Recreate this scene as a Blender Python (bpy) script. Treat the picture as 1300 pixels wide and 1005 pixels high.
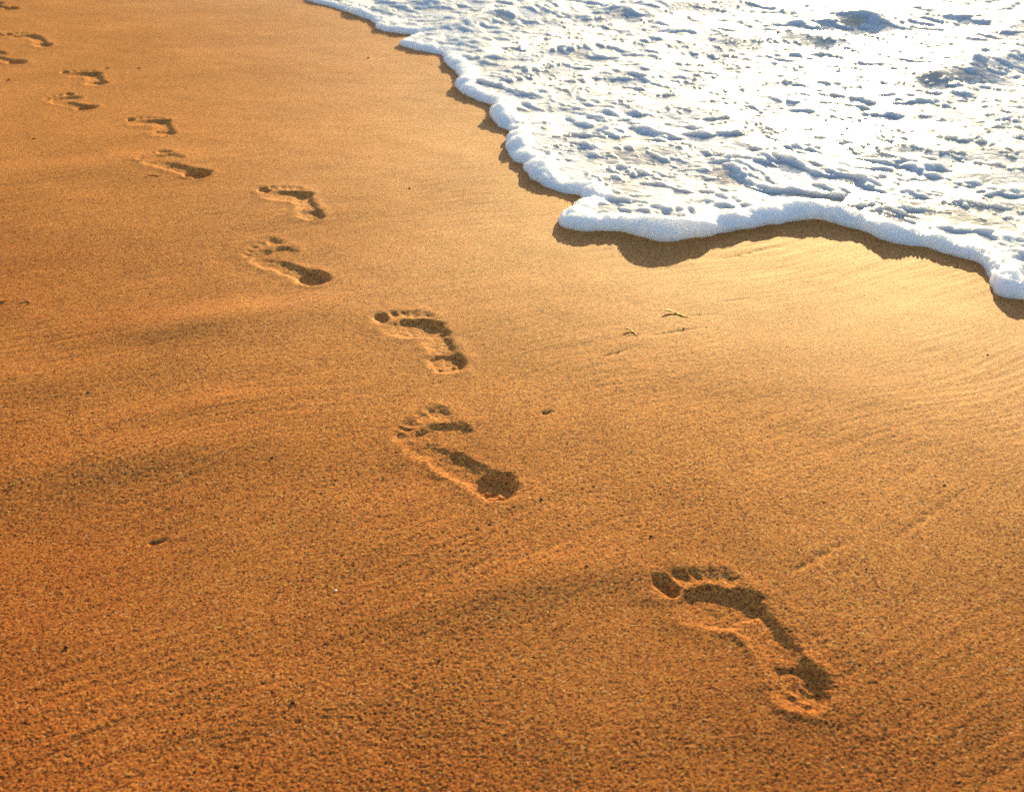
import bpy, math, random
import numpy as np

# ------------------------------------------------------------------ camera, sky, sun, exposure
for o in list(bpy.data.objects):
    bpy.data.objects.remove(o)
C = bpy.context.scene.collection
SC = bpy.context.scene
H, F, PITCH = 0.80, 1400.0, math.radians(28.0)      # camera height (m), focal length in photo pixels, downward tilt
SUN_EL, SUN_AZ = math.radians(12.5), math.radians(17.0)   # azimuth measured from +Y towards +X

cam = bpy.data.objects.new('camera', bpy.data.cameras.new('camera'))
C.objects.link(cam)
cam.location = (0, 0, H)
cam.rotation_euler = (math.pi/2 - PITCH, 0, 0)
cam.data.sensor_width = 36.0
cam.data.lens = F/1300*36.0
cam.data.clip_start, cam.data.clip_end = 0.02, 3000
cam.data.dof.use_dof = True
cam.data.dof.focus_distance = 1.75
cam.data.dof.aperture_fstop = 9.0
SC.camera = cam

w = bpy.data.worlds.new("World"); SC.world = w; w.use_nodes = True
nt = w.node_tree
sky = nt.nodes.new('ShaderNodeTexSky'); sky.sky_type = 'NISHITA'; sky.sun_disc = False
sky.sun_elevation = SUN_EL; sky.sun_rotation = SUN_AZ; sky.ozone_density = 1.8; sky.dust_density = 1.0
nt.links.new(sky.outputs[0], nt.nodes['Background'].inputs[0])
nt.nodes['Background'].inputs[1].default_value = 0.095

sun = bpy.data.objects.new('sun', bpy.data.lights.new('sun', 'SUN')); C.objects.link(sun)
sun.data.energy = 4.4; sun.data.angle = math.radians(0.6); sun.data.color = (1.0, 0.79, 0.36)
sun.rotation_euler = (math.pi/2 - SUN_EL, 0, math.pi - SUN_AZ)
SC.view_settings.view_transform = 'Standard'; SC.view_settings.look = 'None'
SC.view_settings.gamma = 1; SC.view_settings.use_curve_mapping = False
SC.view_settings.exposure = 1.42
SC.cycles.use_denoising = False
SC.cycles.max_bounces = 6; SC.cycles.sample_clamp_indirect = 2.5

# ------------------------------------------------------------------ helpers
def ground(px, py, z=0.0):
    """point of the level beach seen at photo pixel (px, py)"""
    x = (px-650)/F; y = -(py-502.5)/F
    fy = math.cos(PITCH) + y*math.sin(PITCH); fz = -math.sin(PITCH) + y*math.cos(PITCH)
    t = (H-z)/-fz
    return np.array([x*t, fy*t])

def beach_curve(x, y):
    # added slopes and two low domes, shaped so sunlight darkens or brightens the sand
    return -0.014*np.clip(1.9-y, 0, 2.5)**2-0.007*np.clip(-0.2-x, 0, 2)**2*sstep(3.5, 1.5, y) \
        + 0.022*np.exp(-((x-0.75)/0.75)**2-((y-1.15)/0.52)**2) + 0.022*np.exp(-((x+0.95)/0.8)**2-((y-2.5)/0.75)**2)
def beach(px, py):
    c = ground(px, py)
    for _ in range(6): c = ground(px, py, float(beach_curve(*c)))
    return c

def perlin(x, y, seed=0):
    x = np.asarray(x, np.float64); y = np.asarray(y, np.float64)
    xi = np.floor(x); yi = np.floor(y)
    xf = (x-xi).astype(np.float32); yf = (y-yi).astype(np.float32)
    xi = xi.astype(np.int64); yi = yi.astype(np.int64)
    def g(ix, iy, dx, dy):
        h = ((ix*374761393 + iy*668265263 + seed*974711) & 0xffffffff)
        h = ((h ^ (h >> 13))*1274126177) & 0xffffffff
        h = ((h ^ (h >> 16))*2246822519) & 0xffffffff
        h = h ^ (h >> 15)
        a = ((h & 0xffff).astype(np.float32))*np.float32(2*math.pi/65536)
        return np.cos(a)*dx + np.sin(a)*dy
    u = xf*xf*xf*(xf*(xf*6-15)+10); v = yf*yf*yf*(yf*(yf*6-15)+10)
    a = g(xi, yi, xf, yf); b = g(xi+1, yi, xf-1, yf)
    c = g(xi, yi+1, xf, yf-1); d = g(xi+1, yi+1, xf-1, yf-1)
    return ((a+(b-a)*u) + ((c+(d-c)*u)-(a+(b-a)*u))*v)*1.5

def sstep(a, b, x):
    t = np.clip((x-a)/(b-a), 0, 1); return t*t*(3-2*t)

def mesh_from(name, co, quads, mat, smooth=True, parent=None, loc=(0, 0, 0)):
    """co (n,3), quads (m,4): keeps only the vertices in use"""
    used = np.unique(quads)
    remap = np.full(len(co), -1, np.int32); remap[used] = np.arange(len(used), dtype=np.int32)
    v = co[used] - np.array(loc); q = remap[quads]
    me = bpy.data.meshes.new(name)
    me.vertices.add(len(v)); me.vertices.foreach_set('co', v.astype(np.float32).ravel())
    me.loops.add(q.size); me.loops.foreach_set('vertex_index', q.astype(np.int32).ravel())
    me.polygons.add(len(q)); me.polygons.foreach_set('loop_start', np.arange(0, q.size, 4, dtype=np.int32))
    me.update(calc_edges=True)
    me.polygons.foreach_set('use_smooth', np.full(len(q), smooth))
    me.materials.append(mat)
    o = bpy.data.objects.new(name, me); C.objects.link(o)
    if parent: o.parent = parent
    else: o.location = loc
    return o

def tag(o, label=None, cat=None, group=None, kind=None):
    for k, v in (('label', label), ('category', cat), ('group', group), ('kind', kind)):
        if v: o[k] = v
    return o

def quads_of(nr, nc):
    i = np.arange(nr*nc, dtype=np.int32).reshape(nr, nc)
    return np.stack([i[:-1, :-1], i[:-1, 1:], i[1:, 1:], i[1:, :-1]], -1)

def fan(y_near, y_far, u0, u1, px_row, px_col, ext_u=(), ext_near=(), ext_far=()):
    """rows and columns of a ground grid whose spacing grows with distance"""
    ys = [y_near]
    while ys[-1] < y_far:
        y = ys[-1]; ys.append(y + px_row*(y*y+H*H)/(F*0.788*H)*(1.0 if y < 2.2 else (2.2/y)**0.6))
    ys = np.array(list(ext_near) + ys + list(ext_far))
    us = np.arange(u0, u1, px_col*0.000906)
    us = np.concatenate([[u0-e for e in ext_u[::-1]], us, [u1+e for e in ext_u]])
    g = np.maximum(ys, 0.3)*math.cos(PITCH) + H*math.sin(PITCH)
    X = us[None, :]*g[:, None]; Y = np.repeat(ys[:, None], len(us), 1)
    return X, Y

# ------------------------------------------------------------------ materials
def new_mat(name):
    m = bpy.data.materials.new(name); m.use_nodes = True
    return m, m.node_tree, m.node_tree.nodes['Principled BSDF']
def ramp(t, stops, interp='LINEAR'):
    n = t.nodes.new('ShaderNodeValToRGB'); n.color_ramp.interpolation = interp
    e = n.color_ramp.elements
    while len(e) < len(stops): e.new(0.5)
    for k, (p, c) in enumerate(stops): e[k].position = p; e[k].color = (*c, 1)
    return n
def noise(t, pos, scale, detail=2.0, rough=0.5):
    n = t.nodes.new('ShaderNodeTexNoise'); n.inputs['Scale'].default_value = scale
    n.inputs['Detail'].default_value = detail; n.inputs['Roughness'].default_value = rough
    t.links.new(pos, n.inputs['Vector']); return n
def mix(t, blend, fac, a, b):
    n = t.nodes.new('ShaderNodeMix'); n.data_type = 'RGBA'; n.blend_type = blend
    if isinstance(fac, float): n.inputs['Factor'].default_value = fac
    else: t.links.new(fac, n.inputs['Factor'])
    for s, v in ((n.inputs[6], a), (n.inputs[7], b)):
        if isinstance(v, tuple): s.default_value = (*v, 1)
        else: t.links.new(v, s)
    return n.outputs[2]

def sand_material():
    m, t, b = new_mat('sand')
    pos = t.nodes.new('ShaderNodeNewGeometry').outputs['Position']
    vor = t.nodes.new('ShaderNodeTexVoronoi'); vor.inputs['Scale'].default_value = 520
    t.links.new(pos, vor.inputs['Vector'])
    sep = t.nodes.new('ShaderNodeSeparateColor'); t.links.new(vor.outputs['Color'], sep.inputs[0])
    # every grain its own colour: dark minerals, orange quartz, tan, a few shell-white ones
    gr = ramp(t, [(0.0, (0.07, 0.03, 0.02)), (0.13, (0.30, 0.10, 0.030)), (0.38, (0.64, 0.230, 0.056)), (0.62, (0.73, 0.272, 0.062)),
                  (0.88, (0.86, 0.36, 0.078)), (0.98, (0.90, 0.48, 0.10)), (1.0, (0.92, 0.66, 0.34))])
    t.links.new(sep.outputs[0], gr.inputs[0])
    big = ramp(t, [(0.3, (0.86, 0.84, 0.80)), (0.7, (1.0, 1.0, 1.0))])
    t.links.new(noise(t, pos, 3.2, 4).outputs['Fac'], big.inputs[0])
    col = mix(t, 'MULTIPLY', 1.0, gr.outputs[0], big.outputs[0])
    # light fall-off away from the sea, painted browner and darker into the sand
    dm = t.nodes.new('ShaderNodeAttribute'); dm.attribute_name = 'shade_tint'
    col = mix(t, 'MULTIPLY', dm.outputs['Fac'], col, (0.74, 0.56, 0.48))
    t.links.new(col, b.inputs['Base Color'])
    b.inputs['Roughness'].default_value = 0.78
    at = t.nodes.new('ShaderNodeAttribute'); at.attribute_name = 'wet'
    for sock, lo, hi in (('Specular IOR Level', 0.03, 0.12), ('Roughness', 0.80, 0.68)):
        mr = t.nodes.new('ShaderNodeMapRange'); mr.inputs['To Min'].default_value = lo; mr.inputs['To Max'].default_value = hi
        t.links.new(at.outputs['Fac'], mr.inputs['Value']); t.links.new(mr.outputs[0], b.inputs[sock])
    b.inputs['Diffuse Roughness'].default_value = 0.2
    bp = t.nodes.new('ShaderNodeBump'); bp.inputs['Strength'].default_value = 0.8; bp.inputs['Distance'].default_value = 0.0012
    t.links.new(noise(t, pos, 760, 2, 0.6).outputs['Fac'], bp.inputs['Height'])
    t.links.new(bp.outputs[0], b.inputs['Normal'])
    return m

def foam_material():
    m, t, b = new_mat('foam')
    pos = t.nodes.new('ShaderNodeNewGeometry').outputs['Position']
    c = ramp(t, [(0.3, (0.83, 0.86, 0.89)), (0.7, (0.91, 0.93, 0.95))])
    t.links.new(noise(t, pos, 60, 3).outputs['Fac'], c.inputs[0])
    at = t.nodes.new('ShaderNodeAttribute'); at.attribute_name = 'thick'      # a thin skin of bubbles lets the grey water through
    t.links.new(mix(t, 'MIX', at.outputs['Fac'], (0.24, 0.27, 0.31), c.outputs[0]), b.inputs['Base Color'])
    b.inputs['Roughness'].default_value = 0.52; b.inputs['Specular IOR Level'].default_value = 0.12
    b.inputs['Subsurface Weight'].default_value = 1.0
    b.inputs['Subsurface Radius'].default_value = (1.0, 0.9, 0.8); b.inputs['Subsurface Scale'].default_value = 0.07
    vor = t.nodes.new('ShaderNodeTexVoronoi'); vor.inputs['Scale'].default_value = 300
    t.links.new(pos, vor.inputs['Vector'])
    b1 = t.nodes.new('ShaderNodeBump'); b1.inputs['Strength'].default_value = 0.15; b1.inputs['Distance'].default_value = 0.003
    b1.invert = True
    t.links.new(vor.outputs['Distance'], b1.inputs['Height'])
    b2 = t.nodes.new('ShaderNodeBump'); b2.inputs['Strength'].default_value = 0.15; b2.inputs['Distance'].default_value = 0.006
    t.links.new(noise(t, pos, 110, 3).outputs['Fac'], b2.inputs['Height'])
    t.links.new(b1.outputs[0], b2.inputs['Normal']); t.links.new(b2.outputs[0], b.inputs['Normal'])
    return m

def water_material():
    m, t, b = new_mat('shallow_water')
    pos = t.nodes.new('ShaderNodeNewGeometry').outputs['Position']
    c = ramp(t, [(0.35, (0.42, 0.33, 0.22)), (0.65, (0.52, 0.51, 0.48))])
    t.links.new(noise(t, pos, 5, 3).outputs['Fac'], c.inputs[0])
    t.links.new(c.outputs[0], b.inputs['Base Color'])
    b.inputs['Roughness'].default_value = 0.12; b.inputs['IOR'].default_value = 1.33
    bp = t.nodes.new('ShaderNodeBump'); bp.inputs['Strength'].default_value = 0.5; bp.inputs['Distance'].default_value = 0.006
    t.links.new(noise(t, pos, 45, 4).outputs['Fac'], bp.inputs['Height'])
    t.links.new(bp.outputs[0], b.inputs['Normal'])
    return m

def plain_material(name, col, rough=0.6, var=0.25, spec=0.4):
    m, t, b = new_mat(name)
    pos = t.nodes.new('ShaderNodeNewGeometry').outputs['Position']
    c = ramp(t, [(0.3, tuple(k*(1-var) for k in col)), (0.7, tuple(min(1, k*(1+var)) for k in col))])
    t.links.new(noise(t, pos, 320, 3).outputs['Fac'], c.inputs[0])
    t.links.new(c.outputs[0], b.inputs['Base Color'])
    b.inputs['Roughness'].default_value = rough; b.inputs['Specular IOR Level'].default_value = spec
    return m

SAND, FOAM, WATER = sand_material(), foam_material(), water_material()

# ------------------------------------------------------------------ shoreline
EDGE_PX = [(385,0),(422,10),(447,18),(473,28),(480,37),(503,42),(527,45),(511,54),(509,59),(530,65),(561,71),(564,80),
    (578,92),(584,103),(578,111),(589,121),(614,132),(628,138),(623,149),(632,162),(650,171),(643,182),(648,205),(666,213),(667,223),
    (681,234),(712,246),(737,251),(739,259),(729,267),(716,275),(714,289),(742,296),(766,295),(786,295),(818,303),(845,307),
    (877,304),(909,299),(946,291),(980,286),(1017,281),(1039,279),(1061,284),(1093,294),(1118,305),(1147,312),(1177,317),
    (1209,327),(1238,335),(1252,346),(1256,363),(1262,375),(1280,382),(1300,384)]
_pts = [ground(*p) for p in EDGE_PX]
_pts = [np.array(p) for p in [(-260.0, 420.0), (-30, 50), (-8, 17.5), (-3.4, 9.6), (-2.2, 7.7), (-1.55, 6.5)]] + _pts + \
       [np.array(p) for p in [(1.05, 1.80), (1.2, 1.75), (1.4, 1.55), (1.75, 1.2), (2.4, 0.6), (5, -3), (120, -190)]]
def catmull(p, n=5):
    p = np.array(p); out = []
    for i in range(len(p)-1):
        a, b, c, d = p[max(i-1, 0)], p[i], p[i+1], p[min(i+2, len(p)-1)]
        if np.linalg.norm(c-b) > 1.2: out.append(b); continue
        for k in range(n):
            t = k/n
            out.append(0.5*((2*b)+(c-a)*t+(2*a-5*b+4*c-d)*t*t+(3*b-a-3*c+d)*t**3))
    out.append(p[-1]); return np.array(out)
SHORE = catmull(_pts)

def shore_distance(X, Y):
    """signed distance to the edge of the wash (positive on the sea side) and the unit vector pointing to sea"""
    sh = X.shape; x = X.ravel().astype(np.float32); y = Y.ravel().astype(np.float32)
    best = np.full(x.shape, 1e9, np.float32); nx = np.zeros_like(x); ny = np.zeros_like(x); inside = np.zeros(x.shape, bool)
    P = np.vstack([SHORE, [[900, -190], [900, 420]]]).astype(np.float32)
    n = len(P)
    for i in range(n):
        ax, ay = P[i]; bx, by = P[(i+1) % n]
        if ay != by:
            hit = ((ay > y) != (by > y))
            inside ^= hit & (x < (bx-ax)*(y-ay)/(by-ay)+ax)
        if i >= len(SHORE)-1: continue
        ex, ey = bx-ax, by-ay; L = ex*ex+ey*ey
        if L < 1e-12: continue
        t = np.clip(((x-ax)*ex+(y-ay)*ey)/L, 0, 1)
        qx = x-(ax+t*ex); qy = y-(ay+t*ey); q = qx*qx+qy*qy
        k = q < best
        best[k] = q[k]; nx[k] = qx[k]; ny[k] = qy[k]
    d = np.sqrt(best); s = np.where(inside, 1, -1)
    inv = s/np.maximum(d, 1e-5)
    return (d*s).reshape(sh), (nx*inv).reshape(sh), (ny*inv).reshape(sh)

# ------------------------------------------------------------------ footprints
# heel end and toe end of every print in the photo, side, depths in mm (heel, arch, ball, toes), label
PRINTS = [
 ((1042, 899), (832, 733), 'R', (4.2, 2.6, 6.2, 6.0), 'sharp right footprint at the near end of the trail, closest to the bottom edge'),
 ((649, 632), (520, 528), 'L', (8.5, 3.0, 2.2, 2.0), 'left footprint with a deep shadowed heel and ridged toes, second from the near end'),
 ((578, 472), (478, 400), 'R', (5.5, 3, 7.5, 5.5), 'right footprint with a long dark outer edge and hollow heel, third from the near end'),
 ((411, 361), (322, 310), 'L', (9, 3.2, 2.6, 2.2), 'left footprint, fourth from the near end, dark heel and pale outer rim'),
 ((400, 279), (331, 240), 'R', (6, 3.2, 7.5, 5), 'hook-shaped right footprint, fifth from the near end of the trail'),
 ((262, 225), (186, 195), 'L', (12.5, 4, 3, 2.6), 'left footprint, sixth from the near end, with a broad dark heel'),
 ((212, 172), (164, 150), 'R', (6, 3.2, 7.5, 5), 'thin hook-shaped right footprint, seventh from the near end of the trail'),
 ((116, 138), (68, 120), 'L', (12, 4, 3.5, 3), 'left footprint, eighth from the near end, just below a darker right footprint'),
 ((126, 107), (80, 90), 'R', (9, 4.5, 10, 6), 'right footprint, ninth from the near end, dark along its outer edge and heel'),
 ((29, 81), (-24, 65), 'L', (12, 4, 3.5, 3), 'left footprint, tenth from the near end, running out of the left edge'),
 ((59, 60), (4, 44), 'R', (9, 4, 9, 6), 'right footprint, eleventh from the near end, beside orange scraps'),
 ((20, 12), (-22, 2), 'L', (13, 5, 5, 4), 'small left footprint at the far end of the trail, in the top left corner'),
]
TOES = [(0.925, 0.135, 0.078, 0.058), (0.945, 0.035, 0.045, 0.034), (0.915, -0.035, 0.042, 0.032), (0.875, -0.098, 0.040, 0.031), (0.825, -0.155, 0.040, 0.032)]

def ell(v, w_, cv, cw, rv, rw, ang=0.0):
    a, b = v-cv, w_-cw; c, s = math.cos(ang), math.sin(ang)
    a, b = c*a+s*b, -s*a+c*b
    k = np.sqrt((a/rv)**2+(b/rw)**2)
    return (k-1)*min(rv, rw)*(0.6+0.4/np.maximum(k, .5))
def foot_fields(v, w_):
    """signed distances (in foot lengths) of heel, arch, ball, five toes"""
    heel = ell(v, w_, 0.135, -0.005, 0.135, 0.118)
    t = np.clip((v-0.16)/0.46, 0, 1); cx = -0.02-0.085*t
    arch = np.hypot(v-(0.16+0.46*t), w_-cx) - (0.085+0.005*t)
    ball = ell(v, w_, 0.68, -0.005, 0.135, 0.198, -0.32)
    toes = [ell(v, w_, *tt) for tt in TOES]
    return [heel, arch, ball] + toes

def carve(X, Y, Z):
    """press all prints into Z; returns for each print the part index of every vertex (or -1)"""
    owner = np.full(X.shape, -1, np.int16); part = np.full(X.shape, -1, np.int16)
    for n, (hp, tp, side, dep, lab) in enumerate(PRINTS):
        h, t = beach(*hp), beach(*tp); ax = t-h; L = np.linalg.norm(ax); ax = ax/L
        md = np.array([ax[1], -ax[0]]) * (1 if side == 'L' else -1)   # towards the big toe side
        if side == 'R':                                               # the toe point marks the tip of the big toe, off the axis
            th = math.atan(0.135); c_, s_ = math.cos(th), math.sin(th)
            sg = math.copysign(1, ax[0]*md[1]-ax[1]*md[0])
            ax = np.array([c_*ax[0]+sg*s_*ax[1], -sg*s_*ax[0]+c_*ax[1]]); md = np.array([c_*md[0]+sg*s_*md[1], -sg*s_*md[0]+c_*md[1]]); L *= 0.99
        W = L if L < 0.29 else 0.27                                   # widths do not grow with a slipped stride
        m = (X-(h+t)[0]/2)**2+(Y-(h+t)[1]/2)**2 < (0.8*L)**2
        x, y = X[m], Y[m]
        wob = 0.012
        x2 = x + wob*0.5*perlin(x*38, y*38, 5+n) + 0.0022*perlin(x*120, y*120, 50+n)
        y2 = y + wob*0.5*perlin(x*38, y*38, 25+n) + 0.0022*perlin(x*120, y*120, 70+n)
        v = ((x2-h[0])*ax[0]+(y2-h[1])*ax[1])/L
        q = ((x2-h[0])*md[0]+(y2-h[1])*md[1])/W
        fs = foot_fields(v, q)
        D = [dep[0], dep[1], dep[2]] + [dep[3]*k for k in ((1.0, .42, .28, .24, .2) if side == 'R' else (1.2, .7, .7, .8, .8))]
        soft = [0.045, 0.05, 0.042] + [0.035]*5
        dz = np.zeros_like(x)
        for i, f in enumerate(fs):
            d = D[i]*1e-3*sstep(0.012, -soft[i], f)
            if i == 2:   # the ball sinks in more towards the outer edge (R) / is pushed up behind the toes
                d = d*(0.56-0.50*np.clip(q/0.2, -1, 1)) if side == 'R' else d*(0.9+0.5*np.clip((v-0.66)/0.13, -1, 1))
            if i == 0:
                d = d*(1.0-0.2*np.clip((v-0.14)/0.14, -1, 1)) if side == 'L' else d*(0.85-0.35*np.clip(q/0.1, -1, 1))
            if i == 1 and side == 'R':
                d = d*(1.0-0.8*np.clip((q+0.07)/0.10, -1, 1))
            dz = np.maximum(dz, d) + 0.25*np.minimum(dz, d)
        allf = np.minimum.reduce(fs)
        rim = np.exp(-(np.maximum(allf-0.02, 0)/0.045)**2)*sstep(-0.01, 0.03, allf)
        # sand squeezed up: highest along the outer side and around the heel
        dz -= rim*(0.0013+0.0010*perlin(x*25, y*25, 90+n))
        fl = sstep(0.0, -0.05, allf)
        dz -= fl*(0.0007*perlin(x*80, y*80, 120+n)+0.0003*perlin(x*230, y*230, 140+n))
        # crumbs broken off the heel wall
        hc = sstep(0.0, -0.06, fs[0])*sstep(0.22, 0.05, v)
        dz -= hc*0.0042*np.maximum(perlin(x*85, y*85, 160+n), 0)
        Z[m] -= dz
        idx = np.argmin(np.stack(fs), 0).astype(np.int16)
        near = allf < 0.03
        o_ = owner[m]; p_ = part[m]; o_[near] = n; p_[near] = idx[near]; owner[m] = o_; part[m] = p_
    return owner, part

# ------------------------------------------------------------------ sand
WASH = math.radians(27)          # direction of the back-wash streaks
def build_sand():
    far = [6.6, 7.2, 8, 9, 11, 14, 20, 32, 60, 120, 260, 500]
    ext = [0.004, 0.02, 0.06, 0.12, 0.25, 0.5, 1, 2, 4, 10, 30, 90, 200]
    X, Y = fan(0.60, 6.2, -0.55, 0.56, 0.85, 1.05, ext, (-400, -120, -30, -8, -2, -0.3, 0.2, 0.45, 0.57), far)
    dx = np.gradient(X, axis=1); dy = np.gradient(Y, axis=0); sp = np.maximum(dx, dy*0.6)
    d, _, _ = shore_distance(X, Y)
    Z = np.zeros_like(X)
    near = np.exp(-np.hypot(X, Y-2)/12)
    Z += near*(0.005*perlin(X*1.2, Y*1.2, 1)+0.0018*perlin(X*4.2, Y*4.2, 2)+0.0009*perlin(X*11, Y*11, 3))
    # shallow swells and dips seen as darker patches
    for px, py, sx, sy, hh in [(190, 575, .20, .07, .0075), (250, 520, .16, .05, .005), (250, 415, .18, .08, .0075), (700, 735, .15, .045, .0045),
                               (560, 600, .10, .08, -.003), (330, 400, .2, .05, .003), (130, 210, .35, .10, .006), (80, 480, .2, .06, .004)]:
        c = beach(px, py); a = X-c[0]; b = Y-c[1]; cs, sn = math.cos(WASH-.15), math.sin(WASH-.15)
        Z += hh*np.exp(-((a*cs+b*sn)/sx)**2-((-a*sn+b*cs)/sy)**2)
    Z += beach_curve(X, Y)
    def band(wl, lo=2.2, hi=5.0): return sstep(lo, hi, wl/np.maximum(sp, 1e-6))
    # streaks left by the draining water
    wob = 0.05*perlin(X*2.5, Y*2.5, 8)
    al = X*math.cos(WASH)+Y*math.sin(WASH); ac = -X*math.sin(WASH)+Y*math.cos(WASH)+wob
    patch = 0.5+0.5*np.clip(perlin(X*3.1, Y*3.1, 9)*1.6, -1, 1)
    Z += band(0.02)*patch*(0.00055*perlin(al*5, ac*38, 10)+0.0005*perlin(al*12, ac*95, 11))
    # fine single scratches
    for (p, q, dd) in [((985, 735), (1112, 668), .0012), ((185, 690), (217, 681), .003), ((684, 524), (706, 519), .003),
                       ((760, 452), (800, 440), .002), ((905, 383), (960, 376), .0015), ((815, 425), (905, 412), .0014),
                       ((870, 399), (920, 396), .001), ((96, 21), (120, 19), .004), ((900, 330), (1010, 308), .002), ((1120, 690), (1250, 610), .001)]:
        a, b = beach(*p), beach(*q); e = b-a; L = np.linalg.norm(e); e = e/L
        m = (X-a[0]-e[0]*L/2)**2+(Y-a[1]-e[1]*L/2)**2 < (L*1.2)**2
        x, y = X[m]-a[0], Y[m]-a[1]
        s = x*e[0]+y*e[1]; r = -x*e[1]+y*e[0]+0.006*perlin(s*14, s*0+3.3, 44)
        wd = max(0.0035, 0.006*L/0.2)*(1+0.5*perlin(s*60, s*0+7.7, 45))
        Z[m] -= dd*np.exp(-(r/wd)**2)*sstep(0, .35*L, s)*sstep(L, .5*L, s)*(1+0.8*perlin(x*70, y*70, 46))
    # crumbs and grains
    rough = 0.65+0.55*np.clip(perlin(X*2.3, Y*2.3, 12)+0.5*perlin(X*7, Y*7, 13), -0.8, 1)
    rough *= 1.0-0.6*sstep(-0.30, -0.02, d)           # freshly wetted sand by the foam is smooth
    rough *= 1.0+0.22*sstep(0.5, -0.5, X)+0.05*sstep(1.7, 0.9, Y)        # coarser, looser sand up the beach
    rough *= 1-0.30*sstep(1.25, 0.75, Y)
    ratio = 0.75
    Z += rough*((band(.011)*0.00022*perlin(X*95*ratio, Y*95, 14)+band(.006)*0.00042*perlin(X*170, Y*170, 15))*(1-0.4*sstep(1.5, 0.9, Y))+band(.0034,1.6,3.2)*0.00062*perlin(X*310, Y*310, 16))
    pits = np.maximum(perlin(X*190, Y*190, 17)-0.42, 0)*rough
    Z -= band(.005,1.6,3.2)*0.0026*pits
    owner, part = carve(X, Y, Z)
    global GX, GY, GZ
    GX, GY, GZ = X.ravel(), Y.ravel(), Z.ravel()
    # the bed drops away under the sea
    Z -= 0.10*np.clip(d-0.04, 0, 4)
    co = np.stack([X, Y, Z], -1).reshape(-1, 3)
    q = quads_of(*X.shape)
    ow, pa = owner.ravel()[q], part.ravel()[q]           # (r, c, 4)
    full = (ow == ow[..., :1]).all(-1) & (ow[..., 0] >= 0)
    fo = np.where(full, ow[..., 0], -1); fp = pa[..., 0]
    deep = d[:-1, :-1] > 0.6
    keep = (fo < 0) & ~(deep & (Y[:-1, :-1] < 15))
    wet = (sstep(-1.1, 0.0, d+0.10*perlin(X*2.5, Y*2.5, 18))).ravel()
    sb = tag(mesh_from('sand_beach', co, q[keep], SAND), kind='structure')
    shade_tint = (sstep(-0.7, -1.7, d+0.35*perlin(X*1.3, Y*1.3, 19)+0.12*perlin(X*4, Y*4, 20))*sstep(3.4, 1.6, Y)).ravel()  # mask of the painted fall-off, strongest near the viewer and far from the shore
    wa = sb.data.attributes.new('shade_tint', 'FLOAT', 'POINT'); wa.data.foreach_set('value', shade_tint[np.unique(q[keep])].astype(np.float32))
    wa = sb.data.attributes.new('wet', 'FLOAT', 'POINT'); wa.data.foreach_set('value', wet[np.unique(q[keep])].astype(np.float32))
    names = ['heel_print', 'arch_print', 'ball_print'] + ['toe_print']*5
    for n, (hp, tp, side, dep, lab) in enumerate(PRINTS):
        h, t = beach(*hp), beach(*tp); c = (h+t)/2; loc = (float(c[0]), float(c[1]), 0.0)
        e = bpy.data.objects.new('footprint', None); C.objects.link(e); e.location = loc; e.empty_display_size = 0.05
        tag(e, lab, 'footprint', 'footprints in a trail along the beach')
        for i, nm in enumerate(names):
            s = (fo == n) & (fp == i)
            if s.sum() < 3: continue
            f = mesh_from(nm, co, q[s], SAND, parent=e, loc=loc)
            wa = f.data.attributes.new('shade_tint', 'FLOAT', 'POINT'); wa.data.foreach_set('value', shade_tint[np.unique(q[s])].astype(np.float32))
            wa = f.data.attributes.new('wet', 'FLOAT', 'POINT'); wa.data.foreach_set('value', wet[np.unique(q[s])].astype(np.float32))
build_sand()

# ------------------------------------------------------------------ water and foam
RIDGES = [  # crest lines of small waves behind the wash: photo pixels, height, width
 ([(1185, 108), (1240, 96), (1290, 84), (1380, 80)], .034, .10), ([(1095, 36), (1150, 26), (1190, 20), (1240, 32), (1290, 40)], .030, .16),
 ([(540, 46), (590, 38), (640, 26), (700, 18)], .032, .10), ([(930, 58), (990, 52), (1045, 60)], .024, .09),
 ([(1020, 40), (1060, 32), (1090, 36)], .026, .12), ([(560, 84), (640, 76), (720, 70)], .012, .10),
 ([(400, 6), (470, 14), (540, 10)], .020, .12), ([(800, 22), (860, 14), (930, 10)], .028, .14)]
def swell(X, Y):
    z = 0.010*perlin(X*2.2, Y*2.6, 60)+0.006*perlin(X*5.5, Y*6.5, 61)
    for pts, hh, wd in RIDGES:
        P = [ground(*p) for p in pts]
        best = np.full(X.shape, 1e9)
        for a, b in zip(P[:-1], P[1:]):
            e = b-a; L = e@e
            t = np.clip(((X-a[0])*e[0]+(Y-a[1])*e[1])/L, 0, 1)
            r = np.hypot(X-a[0]-t*e[0], Y-a[1]-t*e[1])
            best = np.minimum(best, r)
        z = z+hh*np.exp(-(best/wd)**2)
    return z
LEVEL = 0.016
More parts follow.
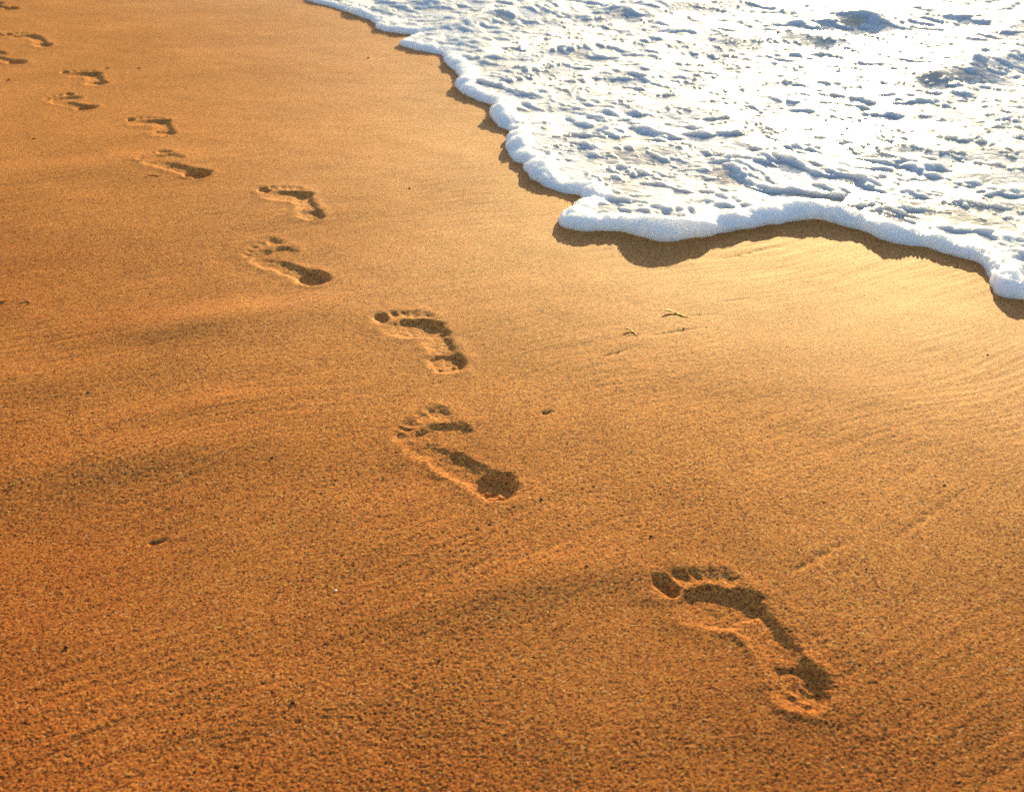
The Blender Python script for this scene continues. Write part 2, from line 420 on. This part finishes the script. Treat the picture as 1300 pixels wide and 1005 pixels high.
def build_water():
    far = [15, 17, 20, 24, 30, 45, 70, 110, 180, 300, 600, 1400]
    ext = [0.02, 0.06, 0.12, 0.25, 0.5, 1, 2, 4, 10, 30, 90, 200, 500]
    X, Y = fan(1.40, 14.0, -0.60, 0.85, 2.2, 2.6, ext, (-180, -60, -20, -6, -2, -0.5, 0.3, 0.9, 1.3), far)
    d, _, _ = shore_distance(X, Y)
    fade = np.exp(-np.maximum(np.hypot(X, Y)-9, 0)/6)
    Z = LEVEL + fade*sstep(0.03, 0.35, d)*swell(X, Y) + fade*(0.0022*perlin(X*14, Y*17, 62)+0.0012*perlin(X*33, Y*38, 63))
    q = quads_of(*X.shape)
    keep = np.minimum.reduce([d[:-1, :-1], d[1:, :-1], d[:-1, 1:], d[1:, 1:]]) > 0.03
    co = np.stack([X, Y, Z], -1).reshape(-1, 3)
    tag(mesh_from('sea_water', co, q[keep], WATER), kind='structure')
def build_foam():
    X, Y = fan(1.45, 13.0, -0.50, 0.82, 0.9, 1.15, [.004, .012, .025, .05, .1, .2], (), [13.2, 13.5, 13.9, 14.4, 15, 15.8, 17, 19, 22])
    d, nx, ny = shore_distance(X, Y)
    # slightly ragged, lobed edge
    d = d + 0.007*perlin(X*22, Y*22, 30)+0.0015*perlin(X*55, Y*55, 31)
    wd = 0.078*(1+0.45*perlin(X*3.7, Y*3.7, 32))*(1-0.25*sstep(2.9, 4.2, Y)); Hc = 0.034*(1+0.45*perlin(X*4.4, Y*4.4, 33)+0.25*perlin(X*13, Y*13, 34))*(1-0.35*sstep(2.9, 4.2, Y))
    R = wd*0.5; OV = math.radians(38)                   # the roll starts under its own overhang
    an = -OV+np.clip(d/R, 0, 1)*(math.pi/2+OV)
    front = Hc*(np.sin(an)+math.sin(OV))/(1+math.sin(OV))-0.003
    # rippled froth behind the edge
    wx = X+0.035*perlin(X*5, Y*5, 35); wy = Y+0.035*perlin(X*5, Y*5, 36)
    wx, wy = (wx-wy)*0.707*0.92, (wx+wy)*0.707*1.08      # drawn out along the edge
    def billow(f, s): return 1-np.abs(perlin(wx*f*0.8, wy*f*1.1, s))*1.7
    def lump(f, s): return 0.5+0.5*np.clip(perlin(wx*f*0.8, wy*f*1.15, s)*1.5, -1, 1)
    fro = 0.42*lump(9.5, 37)+0.34*lump(19, 38)+0.19*lump(42, 39)+0.05*lump(95, 40)
    thin = sstep(-0.25, 0.5, perlin(X*2.0, Y*2.2, 41)+0.35*perlin(X*5, Y*5, 42))      # where the froth has thinned out
    for px, py, r, a in [(800, 235, .28, .7), (1270, 170, .5, .7), (720, 120, .5, .35), (620, 95, .4, .2), (1290, 60, .6, .05)]:
        c = ground(px, py); thin = thin+a*np.exp(-((X-c[0])**2+(Y-c[1])**2)/r**2)
    thin = np.clip(thin, 0, 1.1)
    A = 0.028*(1+0.35*perlin(X*2.1, Y*2.1, 48))+0.006*np.exp(-((X-0.75)**2+(Y-2.7)**2)/0.35)
    inner = LEVEL + sstep(0.03, 0.35, d)*swell(X, Y) + A*(fro-0.39-0.25*thin)+sstep(0.2, 0.9, thin)*(0.011*(lump(46, 50)-0.5)+0.007*(lump(88, 51)-0.5))
    k = sstep(0.5, 1.15, d/wd)
    Z = front*(1-k)+inner*k
    fl = 0.0012*perlin(X*60, Y*60, 43)+0.0006*perlin(X*130, Y*130, 45)
    Z = Z + fl*sstep(0.0, 0.02, d)*(1-0.5*k)
    # vertices of the roll follow its round profile, so that it is evenly covered
    into = np.where(d < R, R*(1-np.cos(an)), d)
    into = np.where(d < 0, R*(1-math.cos(OV))+0.01, into)
    puff = (0.004*perlin(X*24+3*an, Y*24, 46)+0.002*perlin(X*60+3*an, Y*60, 47)+0.0009*perlin(X*150+6*an, Y*150, 49))*(1-k)*sstep(0, 0.01, d)
    sh = np.where(d < R*1.6, d-into+puff*np.cos(an), 0)
    Xb = X-nx*sh; Yb = Y-ny*sh
    Z = np.where(d < 0, -0.03, Z+puff*np.maximum(np.sin(an), 0))
    q = quads_of(*X.shape)
    mx = np.maximum.reduce([d[:-1, :-1], d[1:, :-1], d[:-1, 1:], d[1:, 1:]])
    wl = LEVEL+sstep(0.03, 0.35, d)*swell(X, Y)
    under = (Z < wl-0.007) & (d > 0.1)
    un = under[:-1, :-1] & under[1:, :-1] & under[:-1, 1:] & under[1:, 1:]
    keep = (mx > 0.0) & ~un
    co = np.stack([Xb, Yb, Z], -1).reshape(-1, 3)
    fm = mesh_from('sea_foam', co, q[keep], FOAM)
    tk = np.clip(1-k+0.34+0.24*sstep(0.3, 0.75, fro)*k-0.25*np.clip(thin, 0, 1)*k, 0, 1).ravel()[np.unique(q[keep])]
    ta = fm.data.attributes.new('thick', 'FLOAT', 'POINT'); ta.data.foreach_set('value', tk.astype(np.float32))
    tag(fm, 'white bubbly foam on the spent wave washing up the sand', 'foam', kind='stuff')
build_water(); build_foam()

# ------------------------------------------------------------------ small things lying on the sand
YEL = plain_material('yellow_green_weed', (0.70, 0.52, 0.015), 0.6)
ORA = plain_material('orange_weed', (0.50, 0.17, 0.02), 0.6)
RED = plain_material('reddish_stone', (0.22, 0.05, 0.02), 0.6)
DRK = plain_material('dark_stone', (0.06, 0.03, 0.018), 0.8, .3, .1)
BRN = plain_material('brown_groove_shade', (0.075, 0.04, 0.02), 0.8)
SHL = plain_material('shell_white', (0.80, 0.74, 0.66), 0.35)
def rest(c):
    return float(GZ[np.argmin((GX-c[0])**2+(GY-c[1])**2)])
def weed(p0, p1, label, mat, lift, width, group):
    """curled strip of weed: thick at one end, which stands up a little, tapering to a tail"""
    a, b = beach(*p0), beach(*p1); e = b-a; L = np.linalg.norm(e); e = e/L; n = np.array([-e[1], e[0]])
    rng = random.Random(int(p0[0]*7+p0[1])); N, M = 14, 8; co = []
    for i in range(N+1):
        t = i/N
        c = e*L*t + n*0.12*L*math.sin(t*5+rng.random()*.15)
        z = 0.0008+lift*math.exp(-t*4.2)+0.0005*math.sin(t*9)
        r = width*(math.sin(math.pi*min(1, t*2.2+.12))**.7 if t < .4 else 1.0)*(1-0.8*t)*(1+rng.uniform(-.2, .2))
        for k in range(M):
            th = 2*math.pi*k/M
            co.append((c[0]+n[0]*r*math.cos(th), c[1]+n[1]*r*math.cos(th), z+r*0.45*math.sin(th)+0.0004*rng.uniform(-1, 1)))
    q = np.array([[i*M+k, i*M+(k+1) % M, (i+1)*M+(k+1) % M, (i+1)*M+k] for i in range(N) for k in range(M)])
    o = mesh_from('seaweed_scrap', np.array(co), q, mat); o.location = (a[0], a[1], rest((a+b)/2))
    tag(o, label, 'seaweed', group)
def stone(p, r, label, mat, name='pebble', cat='pebble', flat=0.7):
    c = beach(*p); rng = np.random.RandomState(int(p[0]*13+p[1])); N, M = 9, 12
    r = r*0.54; th = np.linspace(0.02, math.pi-0.02, N)[:, None]; ph = np.arange(M)[None, :]*2*math.pi/M
    k = 1+0.22*perlin(np.cos(ph)*np.sin(th)*1.7+p[0], np.sin(ph)*np.sin(th)*1.7+np.cos(th), 200)+0.10*rng.uniform(-1, 1, (N, M))
    x = r*k*np.sin(th)*np.cos(ph)*1.35; y = r*k*np.sin(th)*np.sin(ph); z = r*k*np.cos(th)*flat+r*flat*0.25
    co = np.stack([x, y, z+0*x], -1).reshape(-1, 3)
    q = np.array([[i*M+j, (i+1)*M+j, (i+1)*M+(j+1) % M, i*M+(j+1) % M] for i in range(N-1) for j in range(M)])
    o = mesh_from(name, co, q, mat); o.location = (c[0], c[1], rest(c)); o.rotation_euler[2] = rng.uniform(0, 3)
    tag(o, label, cat, 'pebbles and bits scattered on the sand')
def groove_shade(p0, p1, r, label):  # added dark sliver, its colour stands in for the shade of a groove
    a, b = beach(*p0), beach(*p1); e = b-a; N, M = 10, 7; co = []
    L = np.linalg.norm(e); e = e/L; n = np.array([-e[1], e[0]])
    for i in range(N+1):
        t = i/N; rr = r*(1-0.6*t)*(1+0.2*math.sin(i*2.3)); c = e*L*t+n*0.05*L*math.sin(4*t+p0[0])
        for k in range(M):
            th = 2*math.pi*k/M
            co.append((c[0]+n[0]*rr*math.cos(th), c[1]+n[1]*rr*math.cos(th), r*0.1+rr*math.sin(th)))
    q = np.array([[i*M+k, i*M+(k+1) % M, (i+1)*M+(k+1) % M, (i+1)*M+k] for i in range(N) for k in range(M)])
    o = mesh_from('groove_shade', np.array(co), q, BRN); o.location = (a[0], a[1], rest((a+b)/2))
    tag(o, label, 'groove_shade', 'thin dark slivers added as the shade of grooves in the sand')
G = 'scraps of seaweed on the sand'
weed((843, 395), (874, 399), 'bright yellow-green seaweed scrap lying below the foam shadow', YEL, 0.0045, 0.0032, G)
weed((794, 418), (812, 423), 'orange-yellow seaweed scrap just below the brighter yellow-green one', ORA, 0.0035, 0.0030, G)
weed((24, 616), (14, 619), 'small yellow seaweed scrap at the left edge of the sand', YEL, 0.0030, 0.0024, G)
weed((-4, 384), (9, 381), 'rust orange seaweed lump cut by the left edge', ORA, 0.0045, 0.0045, G)
weed((29, 381), (42, 383), 'small orange seaweed scrap to the right of the rust orange lump', ORA, 0.0025, 0.0030, G)
weed((-2, 45), (12, 46), 'orange seaweed strip at the top of the left edge beside a footprint', ORA, 0.0060, 0.0067, G)
weed((18, 47), (31, 47), 'yellow-orange seaweed strip behind the eleventh footprint', ORA, 0.0050, 0.0060, G)
weed((185, 224), (206, 223), 'brown-orange seaweed strip beside the sixth footprint', ORA, 0.0030, 0.0034, G)
groove_shade((184, 689), (218, 681), .0009, 'thin dark sliver as groove shade in the sand in the lower left')
groove_shade((674, 526), (706, 519), .0010, 'thin dark sliver as groove shade right of the second footprint')
groove_shade((760, 452), (775, 448), .0009, 'short dark sliver as groove shade below the orange-yellow seaweed')
for p, r_, lab, mt in [((745, 722), .0030, 'reddish pebble on the sand left of the nearest footprint', RED), ((826, 682), .0032, 'dark pebble above the toes of the nearest footprint', DRK),
    ((1199, 614), .0028, 'red pebble alone on the bright sand at the right', RED), ((687, 634), .0028, 'dark pebble right of the second footprint heel', DRK),
    ((84, 821), .0036, 'dark brown pebble near the lower left corner', DRK), ((372, 892), .0034, 'dark pebble at the bottom edge, left of centre', DRK),
    ((112, 500), .0032, 'dark pebble on the shaded sand at the left', DRK), ((346, 584), .0030, 'dark pebble on open sand left of the second footprint', DRK),
    ((137, 86), .0075, 'reddish-brown pebble right of the ninth footprint', RED), ((177, 86), .0085, 'flat reddish pebble far up the beach, beside a smaller one', RED),
    ((237, 112), .0055, 'brown pebble on the pale sand above the seventh footprint', RED), ((11, 101), .0075, 'dark brown pebble at the left edge below the tenth footprint', DRK),
    ((43, 176), .0060, 'dark pebble at the left, below the eighth footprint', DRK), ((468, 74), .0080, 'brown pebble on the sand left of the foam', RED),
    ((868, 415), .0026, 'dark pebble right of the orange-yellow seaweed', DRK), ((897, 414), .0022, 'tiny dark pebble, the more right-hand of two by the seaweed', DRK),
    ((1254, 450), .0028, 'dark pebble on bright sand below the right end of the foam', DRK), ((520, 240), .0040, 'dark brown pebble on open sand right of the fifth footprint', DRK),
    ((1100, 722), .0024, 'tiny dark pebble right of the nearest footprint', DRK), ((558, 838), .0026, 'small dark pebble on the coarse sand near the bottom', DRK)]:
    stone(p, r_, lab, mt)
stone((426, 749), .0027, 'white shell fragment on the coarse orange sand', SHL, 'shell_fragment', 'shell', .45)
stone((1072, 341), .0030, 'pale shell fragment on the sunlit sand below the foam', SHL, 'shell_fragment', 'shell', .45)
